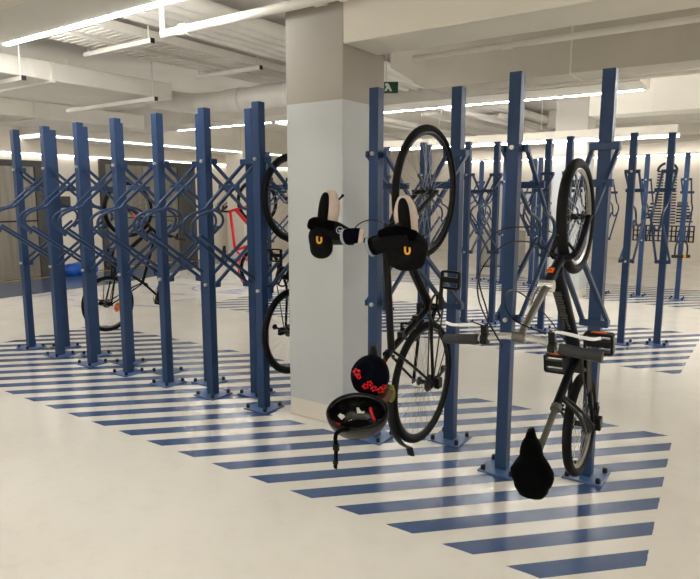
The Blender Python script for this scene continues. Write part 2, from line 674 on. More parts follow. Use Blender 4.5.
# ------------------------------------------------------------------ ceiling services
def duct(name, x0, x1, y0, y1, z0, z1, label, joints=(), axis='y'):
    mb = MB().bb(x0, x1, y0, y1, z0, z1)
    o = mb.build(name, 'galv', smooth=False, bevel=.01)
    tag(o, label, 'duct')
    if joints:
        for j in joints:
            f = MB()
            if axis == 'y':
                f.bb(x0 - .02, x1 + .02, j - .02, j + .02, z0 - .02, z1 - .001)
            else:
                f.bb(j - .02, j + .02, y0 - .02, y1 + .02, z0 - .02, z1 - .001)
            f.build('flange', 'galv', o, smooth=False)
    return o


dA = duct('air_duct', -7.45, -6.1, -4.0, 5.1, 2.77, 2.95, 'wide flat grey air duct running into the depth, nearest on the left', (-1.2, 1.2, 3.6))
duct('air_duct', -9.9, -8.6, -4.0, 6.6, 2.70, 2.92, 'wide flat grey air duct beside the left wall, second from the column', (0, 2.4, 4.8))
# elbow and round insulated duct towards the column
el = MB()
pts = smooth_path([(-6.5, 5.11, 2.83), (-6.5, 5.72, 2.83), (-6.2, 5.8, 2.83), (-5.9, 5.8, 2.82)], 3)
el.tube(pts, .125, 18)
tag(el.build('duct_elbow', 'galv'), 'curved duct elbow joining the flat duct to the round one', 'duct')
rd_ = MB().tube([(-5.89 + i * .14, 5.8 + .006 * math.sin(i * 2.1), 2.82) for i in range(17)], [.14 + .006 * math.sin(i * 1.7) for i in range(17)], 22)
rdo = tag(rd_.build('round_duct', 'insul'), 'round insulated duct behind the top of the big column, left side', 'duct')
for i in range(3):
    MB().ring((-5.6 + i * .8, 5.8, 2.82), (1, 0, 0), .15, [(0, -.015), (.004, -.015), (.004, .015), (0, .015)], 22).build('duct_band', 'galv', rdo)

# the big box duct over the racks on the right, with a slanted left end
p = MB()
p.bb(-3.0, X1, 5.72, 6.1, 2.69, 3.25)
dd = tag(p.build('air_duct', 'galvdark', smooth=False, bevel=.008), 'big rectangular duct crossing the ceiling behind the column beam, right', 'duct')
tr = MB()
tr.add([(-3.0, 5.72, 2.69), (-3.0, 6.1, 2.69), (-3.0, 6.1, 3.25), (-3.0, 5.72, 3.25), (-3.45, 5.75, 2.95), (-3.45, 6.05, 2.95), (-3.45, 6.05, 3.25), (-3.45, 5.75, 3.25)],
       [(0, 1, 5, 4), (1, 2, 6, 5), (2, 3, 7, 6), (3, 0, 4, 7), (4, 5, 6, 7)])
tr.build('duct_transition', 'galvdark', dd, smooth=False)
for x in (-1.6, .4, 2.4):
    MB().bb(x - .008, x + .008, 5.712, 6.108, 2.682, 3.24).build('flange', 'galv', dd, smooth=False)


def pipe(pts, r, label, m='pipe', couplings=()):
    o = MB().tube(pts, r, 12).build('ceiling_pipe', m)
    tag(o, label, 'pipe')
    for c in couplings:
        a = Vector(pts[0])
        b = Vector(pts[-1])
        d = (b - a).normalized()
        cc = a + d * c
        MB().cyl(cc - d * .04, cc + d * .04, r * 1.35).build('coupling', m, o)
    return o


pipe([(-2.4, 4.34, 2.67), (X1, 4.34, 2.67)], .022, 'thin straight pipe just behind the beam fixed to the column', couplings=(.75, 2.8))
pipe([(-2.6, 6.4, 2.72), (X1, 6.4, 2.72)], .02, 'thin pipe along the far side of the big rectangular duct')
rp = pipe([(-4.1, 3.36, 2.885), (-1.2, 3.36, 2.885)], .033, 'pale pipe crossing in front of the top of the big column', couplings=(.25, 1.55, 1.75))
MB().tube([(-4.1, 3.36, 2.86), (-4.1, 3.36, CZ + .01)], .022, 12).build('riser', 'pipe', rp)
for i, (x, r, lab) in enumerate(((-4.72, .06, 'leftmost'), (-4.56, .06, 'second'), (-4.40, .06, 'middle one'), (-4.24, .06, 'fourth'), (-4.07, .065, 'rightmost'))):
    pipe([(x, 2.95, 3.18), (x, 13.5, 3.18)], r, lab + ' of five thick parallel pipes left of the column top')


def cable_tray(x0, x1, y0, y1, z, label):
    """side rails, rungs; cables lie in it"""
    o = MB().bb(x0, x0 + .02, y0, y1, z, z + .08).bb(x1 - .02, x1, y0, y1, z, z + .08).build('cable_tray', 'tray', smooth=False)
    tag(o, label, 'cable tray')
    r = MB()
    n = int((y1 - y0) / .07)
    for i in range(n):
        y = y0 + (i + .5) * (y1 - y0) / n
        r.bb(x0 + .02, x1 - .02, y - .02, y + .02, z, z + .008)
    r.build('tray_rungs', 'tray', o, smooth=False)
    c = MB()
    k = int((x1 - x0) / .05)
    for i in range(k):
        x = x0 + .045 + i * .05
        c.tube([(x, y0, z + .035), (x, y1, z + .035)], .017, 6)
    c.build('cables', 'pipe', o)
    for yy in (y0 + .6, y1 - .6):
        for xx in (x0 + .01, x1 - .01):
            MB().cyl((xx, yy, z + .07), (xx, yy, CZ + .01), .005, 6).build('hanger_rod', 'tray', o)
    return o


cable_tray(-5.75, -5.42, 2.95, 8.0, 3.08, 'perforated cable tray nearest the flat air duct, full of pale cables')
cable_tray(-5.30, -4.97, 2.95, 8.0, 3.08, 'perforated cable tray between its twin and the five thick pipes')
cable_tray(-5.30, -4.9, 9.9, 14.15, 3.02, 'far cable tray behind the round insulated duct')
cable_tray(-4.6, -4.2, 10.8, 14.1, 3.02, 'far cable tray seen between the two tallest posts')
for i, (x0, x1, y, z, lab) in enumerate(((-5.9, -4.85, 3.85, 3.02, 'nearest ceiling support channel under the cable trays'),
                                 (-5.9, -4.85, 5.3, 3.02, 'second ceiling support channel under the cable trays'),
                                 (-7.66, -5.9, 3.2, 2.70, 'support channel under the nearest flat duct, front one'),
                                 (-7.66, -5.9, 4.7, 2.70, 'support channel under the nearest flat duct, back one'),
                                 (-10.0, -8.5, 4.2, 2.66, 'support channel under the duct beside the left wall'))):
    o = empty('support_channel', ((x0 + x1) / 2, y, z), lab, 'bracket')
    L = x1 - x0
    MB().bb(-L / 2, L / 2, -.02, .02, -.005, .035).build('channel', 'tray', o, smooth=False)
    MB().bb(L / 2, L / 2 + .008, -.022, .022, -.007, .037).build('end_cap', 'blackpart', o, smooth=False)
    for sx in (-1, 1):
        MB().cyl((sx * (L / 2 - .05), 0, .03), (sx * (L / 2 - .05), 0, CZ - z), .006, 8).build('threaded_rod', 'tray', o)
for i, (x, y0, y1, z, r, lab) in enumerate(((-6.3, 8.6, 16.5, 2.98, .03, 'thin far pipe left of the nearest bicycle wheel'), (-5.9, 8.6, 16.5, 2.98, .04, 'thicker far pipe above the nearest bicycle wheel'),
                                    (-4.4, 9.0, 16.5, 3.0, .05, 'far pipe beside the far cable tray'), (-7.6, 8.6, 16.5, 2.95, .05, 'far pipe behind the big column'))):
    pipe([(x, y0, z), (x, y1, z)], r, lab)

# green exit sign hung behind the column
ex = empty('exit_sign', (-2.80, 4.6, 2.53), 'small green exit sign hanging behind the column under the duct end', 'sign')
MB().bb(-.10, .10, -.015, .015, -.045, .045).build('sign_board', 'green', ex, smooth=False, bevel=.004)
MB().prism([(.0, .035), (.02, .03), (.035, .0), (.05, -.03), (.035, -.035), (.018, -.01), (.0, -.03), (-.015, -.03), (.004, .005), (-.012, .02)], lambda a, b, t: (a, t, b), -.017, -.0151).build('running_figure', 'white', ex, smooth=False)
MB().prism([(-.08, 0), (-.055, .022), (-.055, .008), (-.025, .008), (-.025, -.008), (-.055, -.008), (-.055, -.022)], lambda a, b, t: (a, t, b), -.017, -.0151).build('arrow', 'white', ex, smooth=False)
ex.rotation_euler = (0, 0, .5)
MB().cyl((0, 0, .045), (0, 0, CZ - 2.53), .004, 8).build('hanger', 'tray', ex)


# ------------------------------------------------------------------ rack posts
ZU, ZL, HP = 1.895, .925, 2.30


def arm_parts(root, dirn):
    """the lattice support of one post: upper bars, hook, lower bars; it projects along +y (dirn 1) or -y (dirn -1)"""
    def P(x, d, z):
        return (x, d * dirn, z)
    for sx in (-1, 1):
        a = MB()
        a.tube([P(sx * .068, .0, ZU), P(sx * .062, .22, ZU - .175), P(sx * .055, .42, ZU - .335)], .0105, square=True)
        a.build('upper_bar', 'arm', root, smooth=False)
        h = MB()
        path = smooth_path([P(sx * .055, .40, ZU - .32), P(sx * .053, .46, ZU - .375), P(sx * .05, .56, ZU - .39), P(sx * .05, .66, ZU - .44), P(sx * .045, .67, ZU - .52), P(sx * .03, .60, ZU - .58), P(0, .59, ZU - .61)], 2)
        h.tube(path, .012, 9)
        h.build('hook', 'arm', root)
        b = MB()
        b.tube([P(sx * .068, 0, ZL), P(sx * .050, .60, ZU - .545)], .0105, square=True)
        b.build('lower_bar', 'arm', root, smooth=False)
    t = MB()
    t.box(P(0, .25, ZU - .20), (.20, .03, .04))
    t.build('cross_tie', 'arm', root, smooth=False, bevel=.003)
    t = MB()
    t.box(P(0, .048, ZU), (.15, .010, .04)).box(P(-.068, .02, ZU), (.020, .055, .04)).box(P(.068, .02, ZU), (.020, .055, .04))
    c = t.build('upper_collar', 'arm', root, smooth=False, bevel=.003)
    MB().cyl((0, -.052, ZU), (0, .052, ZU), .013, 10).build('collar_bolt', 'zinc', c)
    t = MB()
    t.box(P(0, .048, ZL), (.15, .010, .04)).box(P(-.068, .02, ZL), (.020, .055, .04)).box(P(.068, .02, ZL), (.020, .055, .04))
    c = t.build('lower_collar', 'arm', root, smooth=False, bevel=.003)
    MB().cyl((0, -.052, ZL), (0, .052, ZL), .013, 10).build('collar_bolt', 'zinc', c)


def make_post(dirn):
    root = empty('rack_post', (0, 0, 0), 'x', 'rack post')
    s = .034
    pm = MB()
    # square tube, open at the top
    for (a, b) in ((0, 1),):
        vs, fs = [], []
        for z in (.01, HP):
            for q in (s, s - .004):
                vs += [(-q, -q, z), (q, -q, z), (q, q, z), (-q, q, z)]
        # rings: 0 outer bottom,1 inner bottom,2 outer top,3 inner top
        def rg(i):
            return [i * 4 + k for k in range(4)]
        O0, I0, O1, I1 = rg(0), rg(1), rg(2), rg(3)
        for k in range(4):
            l = (k + 1) % 4
            fs += [(O0[k], O0[l], O1[l], O1[k]), (I0[l], I0[k], I1[k], I1[l]), (O1[k], O1[l], I1[l], I1[k])]
        pm.add(vs, fs)
        pm.bb(-s + .004, s - .004, -s + .004, s - .004, HP - .03, HP - .025)
    pm.build('post', 'post', root, smooth=False, bevel=.003)
    pl = MB().bb(-.112, .112, -.112, .112, 0, .012).build('base_plate', 'plate', root, smooth=False, bevel=.003)
    for sx in (-1, 1):
        for sy in (-1, 1):
            MB().cyl((sx * .086, sy * .086, .012), (sx * .086, sy * .086, .034), .0145, 8).ell((sx * .086, sy * .086, .034), (.0145, .0145, .010), None, 8, 6).build('anchor_bolt', 'bolt', pl)
    arm_parts(root, dirn)
    return root


ordin = ['first', 'second', 'third', 'fourth', 'fifth', 'sixth', 'seventh']
posts = []
for i in range(7):
    posts.append((-6.55 + i * .565, 3.415, 1, ordin[i] + ' tall blue post from the left in the nearest rack, front line', 'posts of the nearest rack'))
posts.append((-2.146, 3.41, 1, 'tall blue post just right of the big grey column, behind the helmet', 'posts of the nearest rack'))
posts.append((-1.24, 3.42, 1, 'tall blue post between the two nearest hanging bicycles', 'posts of the nearest rack'))
for i in range(6):
    posts.append((-6.27 + i * .563, 3.645, -1, ordin[i] + ' tall blue post from the left in the nearest rack, rear line', 'posts of the nearest rack'))
posts.append((-1.70, 3.665, -1, 'tall blue post right behind the black bicycle with handlebar mitts', 'posts of the nearest rack'))
posts.append((-.80, 3.615, -1, 'tallest looking blue post, the one behind the folding bicycle', 'posts of the nearest rack'))
mid = [(-1.33, 7.28, 1), (-2.0, 7.3, 1), (-3.25, 7.33, 1), (-3.76, 7.1, 1), (-6.59, 7.3, 1), (-.99, 7.47, -1), (-2.3, 7.5, -1), (-2.95, 7.53, -1), (-3.88, 7.47, -1), (-4.53, 7.47, -1), (-6.32, 7.56, -1)]
midl = ['left one of the two middle rack posts right of the folding bicycle', 'middle rack post seen above the folding bicycle front wheel', 'middle rack post just right of the black bicycle post',
        'middle rack post seen inside the nearest bicycle front wheel, right one', 'middle rack post left of the big column, left one',
        'right one of the two middle rack posts, before the mural', 'middle rack post just left of the folding bicycle wheel', 'middle rack post close left of the post between the bicycles',
        'middle rack post seen through the nearest bicycle wheel, left one', 'middle rack post seen right beside the column post', 'middle rack post left of the big column, right one']
for (x, y, d), l in zip(mid, midl):
    posts.append((x, y, d, l, 'posts of the middle rack'))
far = [(-1.22, 11.0, 1), (-1.79, 11.0, 1), (-2.36, 11.0, 1), (-3.52, 11.05, 1), (-4.16, 11.05, 1), (-3.70, 11.3, -1), (-4.75, 11.35, -1), (-4.40, 11.3, -1)]
farl = ['farthest rack post at the right edge, carrying the bicycle lock', 'farthest rack post left of the mural', 'farthest rack post hidden partly by the tallest near post',
        'farthest rack post left of the folding bicycle wheel, right one of a pair', 'farthest rack post close left of the post between the bicycles',
        'farthest rack post left of the folding bicycle wheel, left one of a pair', 'farthest rack post in the gap right of the black bicycle, left one', 'farthest rack post in the gap right of the black bicycle, right one']
for (x, y, d), l in zip(far, farl):
    posts.append((x, y, d, l, 'posts of the farthest rack'))
protos = {}
for (x, y, d, lab, grp) in posts:
    if d not in protos:
        protos[d] = make_post(d)
        o = protos[d]
    else:
        o = copy_tree(protos[d])
    o.location = (x, y, 0)
    o['label'] = lab
    o['group'] = grp


# ------------------------------------------------------------------ bicycles (local axes: x forward, y left, z up; origin at the rear hub)
def wheel(parent, c, r, tr, rim_m, spokes=28, cassette=False):
    """rim (the part) with its tyre, spokes and hub"""
    c = Vector(c)
    Rr = r - 2 * tr + .004
    rim = MB().ring(c, (0, 1, 0), Rr, [(0, -.010), (0, .010), (-.006, .011), (-.018, .005), (-.018, -.005), (-.006, -.011)], 48)
    w_ = rim.build('wheel', rim_m, parent)
    tb = MB().torus(c, (0, 1, 0), r - tr, tr, 56, 12)
    tb.build('tyre', 'rubber', w_)
    sp = MB()
    for i in range(spokes):
        a = 2 * PI * i / spokes
        b = a + (.55 if i % 2 else -.55)
        s = .022 if (i // 2) % 2 else -.022
        sp.tube([c + Vector((.022 * math.cos(b), s, .022 * math.sin(b))), c + Vector(((Rr - .016) * math.cos(a), 0, (Rr - .016) * math.sin(a)))], .0011, 4, cap=False)
    sp.build('spokes', 'spoke', w_)
    h = MB().cyl(c + Vector((0, -.035, 0)), c + Vector((0, .035, 0)), .013, 14)
    h.cyl(c + Vector((0, -.03, 0)), c + Vector((0, -.024, 0)), .026, 18).cyl(c + Vector((0, .024, 0)), c + Vector((0, .03, 0)), .026, 18)
    h.cyl(c + Vector((0, -.065, 0)), c + Vector((0, .065, 0)), .006, 8)
    h.build('hub', 'blackmetal', w_)
    if cassette:
        k = MB()
        for i in range(6):
            k.cyl(c + Vector((0, -.033 - i * .005, 0)), c + Vector((0, -.0355 - i * .005, 0)), .050 - i * .005, 26)
        k.build('sprockets', 'chain', w_)
    return w_


def saddle(root, c, tilt=0., m='black', L=.27, W=.15):
    c = Vector(c)
    mb = MB()
    n = 12
    secs = []
    for i in range(n + 1):
        t = i / n
        x = -L * .42 + L * t
        hw = W / 2 * (1 - t) ** 1.2 + .017 if t > .25 else W / 2 * (.80 + .8 * t - 1.6 * t * t) + .006
        hw = max(hw, .016) * (1 if t < .97 else .7) * (1 if t > .04 else .75)
        z = .012 * math.cos(t * 3.2) + .008
        ring = []
        for k in range(12):
            a = 2 * PI * k / 12
            ring.append((c.x + x, c.y + hw * math.cos(a), c.z + z + (.022 if math.sin(a) > 0 else .034) * math.sin(a) * (.8 + .4 * (1 - t))))
        secs.append(ring)
    vs = [p for r_ in secs for p in r_]
    fs = []
    for i in range(n):
        for k in range(12):
            l = (k + 1) % 12
            fs.append((i * 12 + k, i * 12 + l, (i + 1) * 12 + l, (i + 1) * 12 + k))
    fs.append(tuple(range(12)))
    fs.append(tuple(n * 12 + k for k in range(12))[::-1])
    mb.add(vs, fs)
    s_ = mb.build('saddle', m, root, sub=1)
    for sy in (-1, 1):
        MB().tube(smooth_path([c + Vector((-.09, sy * .035, -.01)), c + Vector((-.06, sy * .022, -.045)), c + Vector((.04, sy * .022, -.045)), c + Vector((.12, sy * .008, -.01))], 1), .0035, 6).build('saddle_rail', 'steel', s_)
    return s_


def crankset(root, bb, ang, ring_r, pedal_col='orange', big=False):
    """crank arm angle in the wheel plane; chainring on the right side (y < 0)"""
    bb = Vector(bb)
    L = .165
    c = MB()
    c.ring(bb + Vector((0, -.045, 0)), (0, 1, 0), ring_r, [(0, -.002), (0, .002), (-.012, .002), (-.012, -.002)], 40)
    for i in range(5):
        a = ang + 2 * PI * i / 5
        c.tube([bb + Vector((0, -.045, 0)), bb + Vector(((ring_r - .01) * math.cos(a), -.045, (ring_r - .01) * math.sin(a)))], .007, 6)
    c.cyl(bb + Vector((0, -.07, 0)), bb + Vector((0, .07, 0)), .016, 12)
    cr = c.build('chainring', 'blackmetal', root)
    for s in (-1, 1):
        a = ang + (PI if s > 0 else 0)
        d = Vector((math.cos(a), 0, math.sin(a)))
        p0 = bb + Vector((0, s * .068, 0))
        p1 = p0 + d * L + Vector((0, s * .006, 0))
        MB().tube([p0 - d * .01, p0 + d * .06, p1 + d * .008], [.015, .012, .012], 8).build('crank_arm', 'blackmetal', root)
        q = p1 + Vector((0, s * .052, 0))
        pd = MB()
        hx, hy, hz = (.045, .05, .013) if not big else (.042, .055, .020)
        pd.box(q + Vector((hx, 0, 0)), (.012, 2 * hy, 2 * hz)).box(q - Vector((hx, 0, 0)), (.012, 2 * hy, 2 * hz))
        pd.box(q + Vector((0, hy, 0)), (2 * hx, .012, 2 * hz)).box(q - Vector((0, hy, 0)), (2 * hx, .012, 2 * hz)).box(q, (.03, 2 * hy, 2 * hz * .8))
        p_ = pd.build('pedal', 'black', root, smooth=False, bevel=.003)
        for k_ in (-1, 1):
            MB().box(q + Vector((k_ * (hx + .007), 0, 0)), (.003, .06, .014)).build('pedal_reflector', pedal_col, p_, smooth=False)
    return cr


def chain(root, bb, ring_r, sr=.035, y=-.045):
    bb = Vector(bb)
    n = 14
    pts = []
    a0 = math.atan2(bb.z, bb.x)
    for i in range(n + 1):
        a = a0 - PI / 2 + PI * i / n
        pts.append((bb.x + ring_r * math.cos(a), y, bb.z + ring_r * math.sin(a)))
    for i in range(n + 1):
        a = a0 + PI / 2 + PI * i / n
        pts.append((sr * math.cos(a), y, sr * math.sin(a)))
    return MB().tube(pts, .0045, 5, closed=True).build('chain', 'chain', root)


def derailleur(root, drop=.10):
    d = MB()
    d.tube([(-.005, -.055, -.02), (.01, -.06, -.055)], .012, 8)
    d.tube([(.01, -.06, -.055), (.045, -.055, -.055 - drop)], .009, 6)
    d.cyl((.01, -.05, -.055), (.01, -.062, -.055), .022, 12).cyl((.045, -.045, -.055 - drop), (.045, -.057, -.055 - drop), .022, 12)
    return d.build('rear_derailleur', 'blackmetal', root)


def frame_mb(sp):
    bb, sc, hb, ht, st = [Vector(sp[k]) for k in ('bb', 'sc', 'hb', 'ht', 'st')]
    f = MB()
    tr_ = sp.get('tube', .017)
    f.tube([hb, ht], .021, 12)
    f.tube([bb, st], tr_ * .95, 10)
    if sp.get('folding'):
        a = hb.lerp(ht, .35)
        f.tube(smooth_path([a, a.lerp(bb, .5) + Vector((0, 0, -.0)), bb + Vector((.0, 0, .02))], 1), [tr_ * 1.55] * 4, 12)
    else:
        f.tube([ht.lerp(hb, .2), sc], tr_, 10)
        f.tube([hb.lerp(ht, .15), bb], tr_ * 1.35, 10)
    f.cyl(bb + Vector((0, -.035, 0)), bb + Vector((0, .035, 0)), .022, 14)
    for s in (-1, 1):
        f.tube(smooth_path([bb + Vector((-.01, s * .03, 0)), Vector((sp['r'] * .9, s * .045, 0)).lerp(bb, .25), Vector((0, s * .062, 0))], 1), .0095, 8)
        f.tube(smooth_path([sc + Vector((0, s * .012, 0)), sc.lerp(Vector((0, 0, 0)), .3) + Vector((0, s * .045, 0)), Vector((0, s * .062, 0))], 1), .0075, 8)
        f.box((0, s * .062, 0), (.035, .005, .035))
    return f


def bike(name, label, R, t, sp, group=None):
    root = empty(name, t, label, 'bicycle', group, Matrix([Vector(c) for c in R]).transposed())
    r, tr, wb = sp['r'], sp['tr'], sp['wb']
    wheel(root, (0, 0, 0), r, tr, sp.get('rim', 'rim'), cassette=True)
    fw_ = wheel(root, (wb, 0, 0), r, tr, sp.get('rim', 'rim'))
    bb, sc, hb, ht, st, sad, hc = [Vector(sp[k]) for k in ('bb', 'sc', 'hb', 'ht', 'st', 'sad', 'hc')]
    frame_mb(sp).build('frame', sp['frame'], root)
    MB().tube([st + (st - bb).normalized() * -.04, sad + Vector((0, 0, -.035))], .0135, 10).build('seat_post', sp.get('post', 'black'), root)
    MB().cyl(st - (st - bb).normalized() * .012, st + (st - bb).normalized() * .012, .022, 12).build('seat_clamp', sp.get('post', 'black'), root)
    saddle(root, sad, m=sp.get('saddle', 'black'))
    # fork: crown, two legs curving forward
    axis = (hb - ht).normalized()
    crown = hb + axis * .03
    f = MB().cyl(hb, crown, .020, 12)
    for s in (-1, 1):
        f.tube(smooth_path([crown + Vector((0, s * .010, 0)), crown + Vector((0, s * .045, 0)) + axis * .02, crown + Vector((0, s * .052, 0)) + axis * .10, Vector((wb, s * .052, 0))], 2), sp.get('fork_r', .012), 10)
    f.build('fork', sp.get('fork', sp['frame']), root)
    # stem and bar
    MB().tube([ht - (hc - ht).normalized() * .0, ht.lerp(hc, .9), hc], [.015, .013, .014], 10).cyl(hc + Vector((0, -.022, 0)), hc + Vector((0, .022, 0)), .02, 12).build('stem', sp.get('stem', 'black'), root)
    hw = sp.get('hw', .29)
    sw = sp.get('sweep', .03)
    ri = sp.get('rise', 0.)
    bar = smooth_path([hc + Vector((-sw, hw, ri)), hc + Vector((-sw * .6, hw * .55, ri)), hc + Vector((0, hw * .25, 0)), hc, hc + Vector((0, -hw * .25, 0)), hc + Vector((-sw * .6, -hw * .55, ri)), hc + Vector((-sw, -hw, ri))], 2)
    hb_ = MB().tube(bar, .0125, 10).build('handlebar', sp.get('bar', 'black'), root)
    gl = sp.get('grip_len', .12)
    for s in (-1, 1):
        e = hc + Vector((-sw, s * hw, ri))
        i_ = hc + Vector((-sw * .6, s * hw * .55, ri))
        d = (i_ - e).normalized()
        g = MB().tube([e - d * .006, e, e + d * gl], [.016, .0185, .0175], 14).build('grip', sp.get('grip', 'grip'), hb_)
        if sp.get('grip2') and s < 0:
            MB().tube([e - d * .007, e + d * gl], .0194, 14).build('grip', sp['grip2'], hb_)
        elif sp.get('grip2'):
            MB().tube([e + d * gl * .42, e + d * gl * 1.0], .0192, 14).build('grip', sp['grip2'], hb_)
        c = e + d * (gl + .025)
        l = MB().cyl(c - d * .012, c + d * .012, .02, 12)
        l.box(c + Vector((.03, 0, -.004)), (.05, .022, .02))
        lv = l.build('brake_lever', 'black', hb_)
        MB().tube(smooth_path([c + Vector((.05, 0, -.005)), c - d * .03 + Vector((.058, 0, -.006)), e + d * .03 + Vector((.05, 0, -.008)), e + Vector((.062, 0, -.008))], 2), [.0055] * 14, 8, flat=1.4).build('lever_blade', sp.get('lever', 'blackmetal'), lv)
    crankset(root, bb, sp.get('crank', 1.), sp.get('ring', .085), sp.get('pedal', 'orange'), big=sp.get('bigpedal', False))
    chain(root, bb, sp.get('ring', .085))
    dr_ = derailleur(root, sp.get('drop', .09))
    MB().box((-.005, -.072, -.045), (.06, .03, .05)).build('derailleur_cage', 'black', dr_, smooth=False, bevel=.005)
    # rim brakes
    for cc in (Vector((wb, 0, 0)) + (crown - Vector((wb, 0, 0))).normalized() * (r - tr), sc * ((r - tr + .01) / max(sc.length, .01)) if sc.length > .05 else sc):
        b = MB()
        for s in (-1, 1):
            b.tube([cc + Vector((0, s * .03, 0)) - cc.normalized() * .03, cc + Vector((0, s * .045, 0)), cc + Vector((0, s * .02, 0)) + cc.normalized() * .04], .007, 6)
        b.build('brake_caliper', 'blackmetal', root)
    # cables
    for i, cpts in enumerate(sp.get('cables', [])):
        MB().tube(smooth_path(cpts, 3), .0028, 6).build('cable', 'black', root)
    return root


# black hybrid on the post right of the column, front wheel up, saddle side to the aisle
SP1 = dict(r=.35, tr=.019, wb=1.07, bb=(.43, 0, -.06), sc=(.28, 0, .36), st=(.275, 0, .40), sad=(.20, 0, .54), hb=(.93, 0, .33), ht=(.89, 0, .45), hc=(.87, 0, .54),
           hw=.27, sweep=.02, frame='black', tube=.019, rim='rim', crank=.0, ring=.085, fork_r=.013, pedal='black',
           cables=[[(.90, .10, .56), (.95, .06, .58), (.97, .03, .5), (.93, .02, .38)], [(.90, -.10, .56), (.95, -.10, .60), (.97, -.05, .52), (.90, -.02, .40)],
                   [(.44, -.03, -.04), (.36, -.09, .06), (.24, -.10, -.10), (.02, -.06, -.05)]])
b1 = bike('bicycle', 'black bicycle hanging by its front wheel right of the big column, with handlebar mitts', ((.026, -.055, .998), (-1, -.003, .026), (.001, -.998, -.055)), (-1.583, 3.037, .582), SP1, None)
MB().tube([(.385, 0, .06), (.33, 0, .21)], .006, 6).box((.40, 0, .10), (.03, .03, .03)).box((.345, .0, .26), (.03, .03, .03)).build('frame_pump', 'blackmetal', b1, smooth=False)
MB().box((.245, 0, .47), (.035, .04, .05)).build('tail_light', 'redlens', b1, smooth=False, bevel=.006)
MB().tube([(.372 * math.cos(t_), 0, .372 * math.sin(t_)) for t_ in [math.radians(75 + i * 8) for i in range(11)]] + [(-.395, 0, .135)], .024, 8, flat=.35).build('mudguard', 'black', b1)

hb, ht, bbv = Vector(SP1['hb']), Vector(SP1['ht']), Vector(SP1['bb'])
a = hb.lerp(ht, .15)
dm = (bbv - a).normalized()
up1 = Vector((0, 1, 0)).cross(dm).normalized()
tl = MB()
u = .12
for l in (.03, .022, .028, .022, .03, .022, .028):
    tl.torus(a + dm * (u + l / 2) + up1 * .0245, up1, .011, .0022, 16, 6)
    u += .034
tl.build('frame_lettering', 'gripgrey', b1, smooth=False)

# folding bicycle on the nearest right post
SP2 = dict(r=.25, tr=.022, wb=1.01, bb=(.38, 0, .04), sc=(.29, 0, .30), st=(.27, 0, .37), sad=(.175, 0, .69), hb=(.88, 0, .27), ht=(.83, 0, .44), hc=(.74, 0, .76),
           hw=.275, sweep=.03, rise=.02, frame='darkblue', tube=.020, folding=True, rim='rimgrey', crank=.8, ring=.075, fork_r=.014, post='steel', stem='steel', bar='alu', lever='whiteplastic',
           grip='gripgrey', grip2='grip', grip_len=.13, saddle='cloth', bigpedal=True, drop=.06,
           cables=[[(.79, .17, .78), (.80, .05, .86), (1.00, .13, .82), (1.10, .13, .62), (1.06, .03, .42), (.99, 0, .27)],
                   [(.78, .10, .77), (.70, .0, .86), (.92, .16, .80), (1.04, .12, .60), (1.0, .05, .40), (.90, .0, .30)],
                   [(.77, -.10, .78), (.84, .02, .84), (.92, .06, .70), (.70, .05, .35), (.46, .03, .10)]])
b2 = bike('bicycle', 'dark blue folding bicycle with silver handlebar hanging on the nearest right post', ((-.023, -.179, .983), (-1, .003, -.023), (.001, -.984, -.18)), (-.696, 2.963, .548), SP2, None)
# frame marks: orange lettering-like mark by the head tube and pale blocks on the main tube
hb, ht, bbv = Vector(SP2['hb']), Vector(SP2['ht']), Vector(SP2['bb'])
dh = (ht - hb).normalized()
side = Vector((0, 1, 0))
nrm = dh.cross(side).normalized()
if nrm.x > 0:
    nrm = -nrm
nrm = -nrm
mk = MB()
for (u, v, l, wd) in ((0, -.004, .034, .008), (.010, .008, .008, .022), (-.010, .008, .008, .016)):
    mk.box(hb.lerp(ht, .55) + dh * u + side * v + Vector((0, 0, 0)) + nrm * .0215, (.004, wd, l), Matrix((nrm, side, dh)).transposed())
mk.build('orange_mark', 'orange', b2, smooth=False)
a = hb.lerp(ht, .35)
dm = (bbv - a).normalized()
up2 = side.cross(dm).normalized()
tl = MB()
rnd = random.Random(3)
u = .10
while u < .34:
    l = rnd.uniform(.008, .014)
    tl.box(a + dm * u + up2 * .0318, (l, rnd.choice((.026, .032)), .002), Matrix((dm, side, up2)).transposed())
    u += l + .006
tl.build('frame_lettering', 'steel', b2, smooth=False)
MB().box(bbv + Vector((-.08, -.06, .03)), (.17, .006, .07)).box(bbv + Vector((-.06, .02, -.03)), (.10, .11, .006)).build('chain_guard', 'gripgrey', b2, smooth=False, bevel=.003)
hg = MB()
hg.cyl(ht + Vector((0, -.028, .0)), ht + Vector((0, .028, 0)), .024, 14).tube([ht + Vector((.0, .03, -.02)), ht + Vector((-.02, .034, .05)), ht + Vector((-.05, .034, .10))], .006, 6)
hg.build('stem_hinge', 'alu', b2)
MB().cyl(Vector(SP2['hc']) + Vector((-.015, .16, 0)), Vector(SP2['hc']) + Vector((-.04, .16, -.015)), .022, 14).build('bell', 'alu', b2)
MB().tube(smooth_path([(-.02, -.03, .03), (.05, -.05, .12), (.16, -.05, .2), (.29, -.02, .33)], 1), .010, 8).build('rack_stay', 'black', b2)
# loose cloth cover over its saddle
cv = MB()
mw = Matrix([Vector(c) for c in ((-.023, -.179, .983), (-1, .003, -.023), (.001, -.984, -.18))]).transposed()


def cover_shape(p):
    t = (p.x + 1) / 2          # 0 rear, 1 nose
    k = 1 - .54 * min(1, max(0, (t - .32) / .30)) ** 1.2
    return Vector((p.x, p.y * k * (1 + .03 * math.sin(4 * p.x)), p.z * (1 + .06 * math.sin(5 * p.y + 3 * p.x))))


